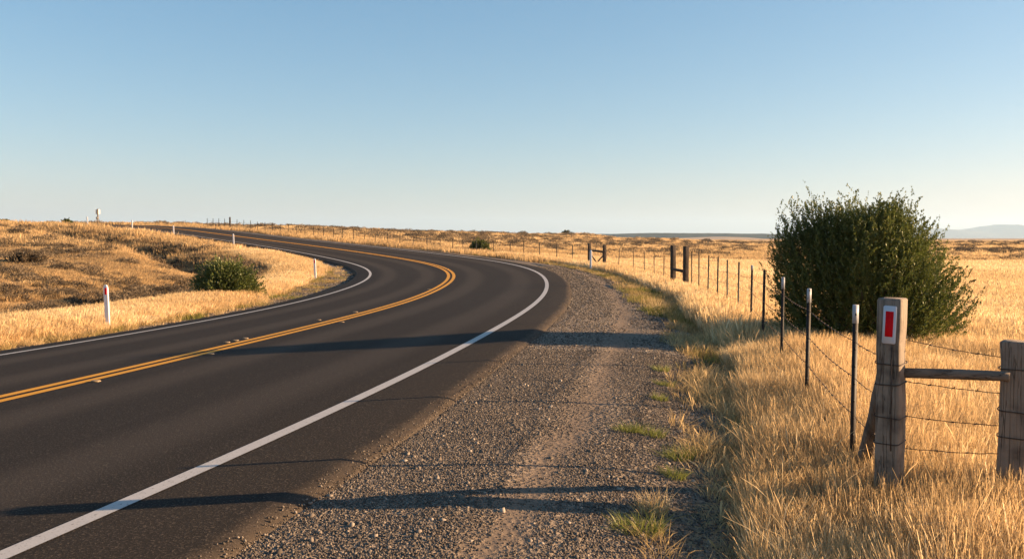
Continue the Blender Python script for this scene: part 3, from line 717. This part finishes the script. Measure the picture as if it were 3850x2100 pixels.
# ---------------------------------------------------------------- raised pavement markers
MK = [(349, 1437, 'yellow raised marker nearest the camera beside the double yellow line'), (786, 1333, 'raised marker lying inside the broad bush shadow'),
      (848, 1289, 'first of three raised markers left of the yellow line'), (881, 1282, 'middle of three raised markers left of the yellow line'),
      (918, 1274, 'last of three raised markers left of the yellow line'), (1196, 1204, 'raised marker in the left lane before the bend'),
      (1283, 1212, 'raised marker on the right side of the yellow line before the bend'), (1334, 1174, 'raised marker touching the left yellow line before the bend'),
      (1612, 1088, 'raised marker left of the yellow line entering the tight bend'), (1683, 1010, 'raised marker at the tip of the yellow bend')]
first = None
for px, py, lb in MK:
    # the point of the road surface seen there
    d = F_PX * EYE / (py - HY)
    for _ in range(12):
        xx = (px - CX) / F_PX * d; s_, t_ = nearest([xx], [d]); zz = float(np.interp(s_[0], S, RZ) + np.interp(s_[0], S, RB) * t_[0])
        d = .5 * d + .5 * F_PX * (EYE - zz) / (py - HY)
    if first is None:
        mb = MB(); mb.box((0, 0, .008), (.085, .075, .016), taper=.72)
        e = empty('road_marker', (0, 0, 0)); mb.build('body', M['marker'], e, bevel=.003)
        mb = MB(); mb.box((0, -.0345, .0085), (.055, .005, .008), rx=-.5); mb.build('reflector', M['marker'], e); first = e; cur = e
    else:
        cur = first.copy(); COL.objects.link(cur)
        for ch in first.children:
            c = ch.copy(); COL.objects.link(c); c.parent = cur
    cur.location = (xx, d, zz + .001); cur.rotation_euler = (0, 0, -float(np.interp(s_[0], S, HD)) + .12); cur.scale = (1.15, 1., 1.) if d < 20 else (1.5, 1.2, 1.2)
    tag(cur, lb, 'road marker', 'raised markers along the centre line')

# ---------------------------------------------------------------- timber corner of the fence in the foreground
def timber(mb, p0, p1, w, rz=0., n=12, seed=0, sq=.45, cham=.008, knots=7):
    """slightly irregular rounded-square timber from p0 to p1"""
    r = np.random.default_rng(seed); p0 = np.array(p0, float); p1 = np.array(p1, float)
    T = p1 - p0; L = np.linalg.norm(T); T /= L
    A = np.cross(T, [0, 1., 0]) if abs(T[2]) > .6 else np.cross(T, [0, 0, 1.])
    A /= np.linalg.norm(A); B = np.cross(T, A)
    a = (np.arange(n) + .5) / n * 2 * np.pi; rings = []
    us = np.concatenate([[0, .004], np.linspace(.02, 1 - cham / L, knots + 6), [1.]])
    ja = r.normal(0, .012, n)
    for u in us:
        ww = w / 2 * (1 + .02 * r.normal()) * (1 - (.10 if u >= 1 else 0)); off = r.normal(0, .0025, 2)
        ca = np.sign(np.cos(a)) * np.abs(np.cos(a)) ** sq; sa = np.sign(np.sin(a)) * np.abs(np.sin(a)) ** sq
        rr = 1 + ja + r.normal(0, .006, n)
        x_ = (ca * math.cos(rz) - sa * math.sin(rz)) * ww * rr + off[0]; y_ = (ca * math.sin(rz) + sa * math.cos(rz)) * ww * rr + off[1]
        rings.append(p0 + T * (u * L) + x_[:, None] * A + y_[:, None] * B)
    mb.loft(rings)
def wire_pts(a, b, sag=.01, n=14, jit=.0015, rs=None):
    u = np.linspace(0, 1, n)[:, None]; p = np.array(a) * (1 - u) + np.array(b) * u
    p[:, 2] -= sag * 4 * (u * (1 - u))[:, 0]
    if rs is not None: p[1:-1] += rs.normal(0, jit, (n - 2, 3))
    return p
def wire(mb, a, b, r, sag=.01, barb=.0, rs=None, n=14):
    pts = wire_pts(a, b, sag, n, r * .6, rs); mb.tube(pts, r, 5)
    if barb:
        L = np.linalg.norm(np.array(b) - np.array(a)); k = max(2, int(L / barb))
        for i in range(1, k):
            u = i / k; q = np.array([np.interp(u, np.linspace(0, 1, n), pts[:, c]) for c in range(3)])
            dv = rs.normal(0, 1, 3); dv /= np.linalg.norm(dv); mb.tube([q - dv * .014, q + dv * .014], [r * .8, r * .4], 4)
            mb.tube([q - np.array([.008, 0, 0]), q + np.array([.008, 0, 0])], [r * 1.7, r * 1.7], 5)
D1 = 4.85; K1 = F_PX / D1
def zpx(py, d): return EYE - (py - HY) / F_PX * d
xp1 = (3358 - CX) / K1; zp1 = zpx(1120, D1); g1 = gz(xp1, D1)
xp2 = (3838 - CX) / K1; zp2 = zpx(1284, D1)
rs = np.random.default_rng(5)
e = empty('timber_fence_corner', (xp1, D1, g1), label='weathered timber fence corner with two thick posts and a red and white reflector', cat='fence')
mb = MB(); timber(mb, (0, 0, -.3), (0, 0, zp1 - g1), .131, R_(-40), 28, 2, .28)
p1 = mb.build('wooden_post', M['wood'], e, smooth=False); p1['label'] = 'tall weathered post carrying the reflector plate'
mb = MB(); timber(mb, (xp2 - xp1, .02, -.3), (xp2 - xp1, .02, zp2 - g1), .142, R_(-38), 28, 3, .3)
p2 = mb.build('wooden_post', M['wood'], e, smooth=False); p2['label'] = 'shorter weathered post at the right edge'
# rail lies a little in front of both posts' centre line
rz0, rz1 = zpx(1406, D1 - .03) - g1, zpx(1423, D1 - .1) - g1
mb = MB(); mb.tube([(.05, -.0, rz0), (.35, -.03, rz0 - .004), (.58, -.052, rz1 + .003), ((3780 - CX) / K1 - xp1, -.072, rz1)], [.0275, .0285, .0275, .0265], 16)
mb.build('rail', M['wood_cross'], e, smooth=True)
gb = gz(2.24, 5.75)
mb = MB(); timber(mb, (2.24 - xp1, 5.75 - D1, gb - g1 - .1), (.02 - .02, .06, zpx(1405, D1) - g1), .084, 0, 20, 6, .75)
mb.build('brace', M['wood_rail'], e, smooth=True)
mb = MB()
zl = [(1278, 1343), (1434, 1480), (1566, 1604), (1690, 1712)]
for a, b in zl:
    wire(mb, (.084, -.008, zpx(a, D1) - g1), (xp2 - xp1 - .096, -.0, zpx(b, D1) - g1), .0023, .006, .13, rs)
def wrap(cx_, cy_, w, sq, rz, c, tl):
    a = np.linspace(0, 2 * np.pi, 49); ca = np.sign(np.cos(a)) * np.abs(np.cos(a)) ** sq; sa = np.sign(np.sin(a)) * np.abs(np.sin(a)) ** sq
    x_ = -(ca * math.cos(rz) - sa * math.sin(rz)) * w / 2; y_ = -(ca * math.sin(rz) + sa * math.cos(rz)) * w / 2
    mb.tube(np.stack([cx_ + x_, cy_ + y_, c + .007 * np.cos(a + tl)], 1), .0032, 5, cap=False)
for zz, tl in ((1362, 1), (1440, 2.4), (1565, .4), (1662, 1.8)): wrap(0, 0, .141, .3, R_(-40), zpx(zz, D1) - g1, tl)
for zz, tl in ((1383, 2), (1545, .7), (1642, 1.5)): wrap(xp2 - xp1, .02, .154, .32, R_(-38), zpx(zz, D1) - g1, tl)
mb.tube([(-.029, -.070, zpx(1300, D1) - g1), (-.027, -.072, zpx(1500, D1) - g1), (-.025, -.073, zpx(1690, D1) - g1)], .0028, 5)
mb.build('wire', M['wire'], e)
# reflector plate on the tall post's front face
def rrect(w, h, r, n=5):
    pts = []
    for cx_, cz_, a0 in ((w/2-r, h/2-r, 0), (-w/2+r, h/2-r, 90), (-w/2+r, -h/2+r, 180), (w/2-r, -h/2+r, 270)):
        for k in range(n + 1):
            a = R_(a0 + 90 * k / n); pts.append((cx_ + r * math.cos(a), cz_ + r * math.sin(a)))
    return pts
def plate(name, w, h, r, c, th, m, par, tilt=.03):
    q = rrect(w, h, r); rz = R_(-40); mb = MB(); R = []
    for yy in (0., -th):
        R.append([(c[0] + (x_ * math.cos(tilt) - z_ * math.sin(tilt)) * math.cos(rz) - yy * math.sin(rz), c[1] + yy * math.cos(rz) + (x_ * math.cos(tilt) - z_ * math.sin(tilt)) * math.sin(rz), c[2] + x_ * math.sin(tilt) + z_ * math.cos(tilt)) for x_, z_ in q])
    mb.loft(R[::-1] if False else R); return mb.build(name, m, par, bevel=.0)
DP = D1 - .058; cpx = 0.
plate('reflector_plate', .070, .206, .009, (-.0365, -.0577, zpx(1221, DP) - g1), .006, M['plate'], p1, -.03)
plate('red_reflector', .041, .138, .002, (-.0408, -.0628, zpx(1218, DP) - g1), .003, M['red'], p1, -.03)

# ---------------------------------------------------------------- long wire fence
e = empty('wire_fence', (2.3, 5.9, gz(2.3, 5.9)), label='long wire fence of dark steel posts following the outside of the bend', cat='fence')
EO = np.array(e.location)
NEAR = [(3217, 5.6), (3039, 7.7), (2943, 9.9), (2871, 12.0), (2826, 14.2), (2777, 16.5), (2737, 18.3), (2698, 20.6), (2662, 22.8), (2629, 25.3), (2601, 27.6)]
FAR = [2496, 2459, 2424, 2380, 2326, None, 2152, 2092, 2029, 1969, 1917, 1855, 1790, 1740, 1700, 1655, 1605, 1553, 1503, 1459, 1412, 1370, 1329, 1290, 1254, 1218, 1180, 1148, 1116, 1085, 1054, 1023, 996, 969, 943, 917, 892, 866, 844, 823, 801, 778]
FT = lambda s: np.interp(s, [10, 20, 30, 36, 50, 200], [7.5, 7.65, 7.9, 8.2, 8.35, 8.6])
def tpost_mesh(H, tip, sc=1.):
    mb = MB(); w = .034 * sc
    prof = [(-w/2, -.004*sc), (w/2, -.004*sc), (w/2, .002*sc), (.0035*sc, .002*sc), (.0035*sc, .026*sc), (-.0035*sc, .026*sc), (-.0035*sc, .002*sc), (-w/2, .002*sc)]
    mb.loft([[(a, b, z) for a, b in prof] for z in (-.3, H)])
    for k in range(int(H / .11)): mb.box((0, -.006*sc, .1 + k * .11), (.008*sc, .006*sc, .016))
    return mb
posts = []; body0 = None; k = 0
def place_post(x, y, H, tipped, lean, dark=True, sc=1.):
    z = gz(x, y)
    mb = tpost_mesh(H, tipped, sc); o = mb.build('steel_post', M['steel'], e); o.location = Vector((x, y, z)) - e.location
    o.rotation_euler = (random.gauss(0, .012), lean + random.gauss(0, .012), random.uniform(-.2, .2))
    if tipped:
        t = MB(); w = .0365 * sc; t.loft([[(-w/2, -.0062*sc, zz), (w/2, -.0062*sc, zz), (w/2, .0035*sc, zz), (.005*sc, .0285*sc, zz), (-.005*sc, .0285*sc, zz), (-w/2, .0035*sc, zz)] for zz in (H - tipped, H + .002)])
        t.build('white_tip', M['tip'], o)
    posts.append((x, y, z, H))
for i, (px, d) in enumerate(NEAR):
    x, y = at_px(px, d); z = gz(x, y)
    H = [1.20, 1.20, 1.2, 1.2, 1.2, 1.22, 1.22, 1.22, 1.22, 1.22, 1.22][i]
    zt = EYE - ([1147, 1085, 1042, 1015, 997, 984, 976, 965, 960, 951, 944][i] - HY) / F_PX * d
    place_post(x, y, zt - z, [.115, .12, .13, 0, .08, 0, .0, 0, 0, 0, 0][i], [.0, .0, .0, .01, .0, -.01, 0, 0, .01, 0, .01][i])
# timber brace one
def hbrace(pa, pb, H, w, rail, label, struts=False):
    for j, (x, y) in enumerate((pa, pb)):
        z = gz(x, y); mb = MB(); timber(mb, (0, 0, -.3), (0, 0, H[j]), w, R_(20), 16, 30 + j, .35)
        o = mb.build('timber_post', M['wood_dark'], e); o.location = Vector((x, y, z)) - e.location
        posts.append((x, y, z, H[j] - .1))
    za = gz(*pa) + rail; zb = gz(*pb) + rail
    mb = MB(); mb.tube([np.array((pa[0], pa[1], za)) - EO, np.array((pb[0], pb[1], zb)) - EO], .05, 10); mb.build('timber_rail', M['wood_dark'], e)
    if struts:
        m_ = ((pa[0] + pb[0]) / 2, (pa[1] + pb[1]) / 2); zm = gz(*m_) + .42
        for q in (pa, pb):
            mb = MB(); mb.tube([np.array((q[0], q[1], gz(*q) + rail - .12)) - EO, np.array((m_[0], m_[1], zm)) - EO], .035, 8); mb.build('timber_strut', M['wood_dark'], e)
d = 28.4; pb = at_px(2579, d); pa = at_px(2531, d + 1.6)
za = EYE - (922 - HY) / F_PX * (d + 1.6) - gz(*pa); zb_ = EYE - (925 - HY) / F_PX * d - gz(*pb)
hbrace(pb, pa, (zb_, za), .155, .80, '')
for px in FAR:
    if px is None:
        sa, sb = s_at(2272, 8.35), s_at(2216, 8.35)
        A_ = rpt(sa, 8.35)[:2]; B_ = rpt(sb, 8.35)[:2]; A_ = (float(A_[0]), float(A_[1])); B_ = (float(B_[0]), float(B_[1]))
        hbrace(A_, B_, (1.42, 1.45), .165, 1.05, '', True); continue
    s0 = 40.
    for _ in range(3): s0 = s_at(px, float(FT(s0)), 30, 118)
    x, y, _z = rpt(s0, float(FT(s0))); x = float(x); y = float(y)
    if px == 866:
        z = gz(x, y); mb = MB(); timber(mb, (0, 0, -.3), (0, 0, 1.5), .17, .3, 12, 44, .4); o = mb.build('timber_post', M['wood_dark'], e); o.location = Vector((x, y, z)) - e.location; posts.append((x, y, z, 1.25))
    else: place_post(x, y, 1.25 + random.uniform(-.06, .06), 0, random.gauss(0, .015), sc=1.0 if y < 50 else 1.5)
mb = MB()
pl = [(xp1, D1, g1, 1.2)] + posts
for hh in (1.03, .80, .56, .32):
    for (xa, ya, z_a, Ha), (xb, yb, z_b, Hb) in zip(pl[:-1], pl[1:]):
        r_ = .0021 if ya < 12 else .003 if ya < 30 else .005
        a = np.array((xa, ya, z_a + hh)) - EO; b = np.array((xb, yb, z_b + hh)) - EO
        wire(mb, a, b, r_, .02, .15 if ya < 12 else 0, rs, 6)
mb.build('wire', M['wire'], e)

# ---------------------------------------------------------------- far ridge and mountains
def ridge(name, y0, depth, x0, x1, hf, m, nxx=260, nyy=12, zb=-12, rough=1.):
    xs = np.linspace(x0, x1, nxx); ys = np.linspace(-1, 1, nyy)
    Xg, Yg = np.meshgrid(xs, ys, indexing='ij')
    prof = np.clip(1 - Yg ** 2, 0, 1) ** .8
    Hh = hf(Xg) - zb
    Zg = zb + Hh * prof + rough * (fbm(Xg, Yg * depth + y0, 60, 4) - .5) * prof
    I = np.arange(nxx * nyy).reshape(nxx, nyy)
    Fq = np.stack([I[:-1, :-1], I[1:, :-1], I[1:, 1:], I[:-1, 1:]], -1).reshape(-1, 4)
    return tag(mesh_np(name, np.stack([Xg, Yg * depth + y0, Zg], -1).reshape(-1, 3), Fq, m, smooth=True), kind='structure')
M['wooded'] = simple('wooded_ridge', (.045, .05, .04), .95, .02, .35, .05)
M['rock'] = simple('bare_mountain', (.10, .09, .085), .95, .001, .3, .05)
M['tan'] = simple('pale_field', (.42, .30, .20), .95, .01, .2, .05)
def prof_px(pts, d):
    xs = [(p[0] - CX) / F_PX * d for p in pts]; zs = [EYE + (HY - p[1]) / F_PX * d for p in pts]
    return lambda X: np.interp(X, xs, zs)
D = 3000.
hf = prof_px([(1900, 896), (2060, 889), (2170, 881), (2340, 878), (2510, 875.5), (2660, 876.5), (2800, 878), (2950, 880), (3150, 883), (3400, 889), (3520, 897)], D)
ridge('ridge', D, 260, (1900 - CX) / F_PX * D, (3520 - CX) / F_PX * D, hf, M['wooded'], 420, 14, -14, 3.5)
D = 2300.
hf = prof_px([(2500, 899), (2580, 893), (2700, 889), (2800, 892), (2880, 899)], D)
ridge('field_slope', D, 160, (2500 - CX) / F_PX * D, (2880 - CX) / F_PX * D, hf, M['tan'], 60, 10, -8, .5)
D = 13500.
hf = prof_px([(2500, 888), (3000, 884), (3150, 872), (3300, 862), (3420, 860), (3470, 856), (3540, 862), (3601, 866), (3655, 860), (3708, 853), (3766, 843), (3810, 849), (3860, 857), (4000, 862), (4200, 874), (4500, 889)], D)
hf2 = lambda X: np.minimum(hf(X), 1e9) + (fbm(X, X * 0, 900, 4) - .5) * 16
ridge('mountains', D, 1500, (2600 - CX) / F_PX * D, (4500 - CX) / F_PX * D, hf2, M['rock'], 300, 20, -14, 30)

# ---------------------------------------------------------------- air
HAZE = 1
if HAZE:
    mb = MB(); mb.box((0, 0, 190), (44000, 44000, 440))
    o = mb.build('haze', None or bpy.data.materials.new('haze_air')); m = o.data.materials[0]; m.use_nodes = True; nt = m.node_tree; nt.nodes.clear()
    out = N(nt, 'ShaderNodeOutputMaterial'); v = N(nt, 'ShaderNodeVolumePrincipled')
    v.inputs['Color'].default_value = (.50, .74, 1., 1); v.inputs['Density'].default_value = 6.5e-5; v.inputs['Anisotropy'].default_value = .2
    nt.links.new(v.outputs[0], out.inputs['Volume']); tag(o, kind='stuff')

# ---------------------------------------------------------------- light and sky
w = bpy.data.worlds.new('World'); scene.world = w; w.use_nodes = True; nt = w.node_tree
bg = nt.nodes['Background']; sky = nt.nodes.new('ShaderNodeTexSky'); sky.sky_type = 'NISHITA'
sky.sun_disc = False; sky.sun_elevation = SUN_EL; sky.sun_rotation = SUN_AZ; sky.altitude = 0; sky.air_density = 1.0; sky.dust_density = .6; sky.ozone_density = 3.0
sp_ = nt.nodes.new('ShaderNodeSeparateColor'); cb_ = nt.nodes.new('ShaderNodeCombineColor'); nt.links.new(sky.outputs[0], sp_.inputs[0])
for i_, (g_, k_) in enumerate(((1.12, .95), (.82, 1.235), (.68, 1.55))):
    nt.links.new(math_(nt, 'MULTIPLY', math_(nt, 'POWER', sp_.outputs[i_], g_), k_), cb_.inputs[i_])
nt.links.new(cb_.outputs[0], bg.inputs[0]); bg.inputs[1].default_value = .05
sl = bpy.data.lights.new('sun', 'SUN'); sl.energy = 5.0; sl.color = (1., .67, .38); sl.angle = R_(.4)
so = bpy.data.objects.new('sun', sl); COL.objects.link(so)
dv = Vector((math.sin(SUN_AZ) * math.cos(SUN_EL), math.cos(SUN_AZ) * math.cos(SUN_EL), math.sin(SUN_EL)))
so.rotation_euler = dv.to_track_quat('Z', 'Y').to_euler(); so.location = (30, 0, 20)

cam = bpy.data.cameras.new('camera'); co = bpy.data.objects.new('camera', cam); COL.objects.link(co)
co.location = (0, 0, EYE); co.rotation_euler = (math.pi / 2 - PITCH, 0, 0)
cam.sensor_width = 36; cam.lens = F_PX / 3850 * 36; cam.clip_start = .05; cam.clip_end = 60000
scene.camera = co
vs = scene.view_settings; vs.view_transform = 'Standard'; vs.look = 'None'; vs.gamma = 1; vs.exposure = 1.86
scene.cycles.max_bounces = 6; scene.cycles.transparent_max_bounces = 8; scene.cycles.volume_bounces = 1
scene.cycles.diffuse_bounces = 3
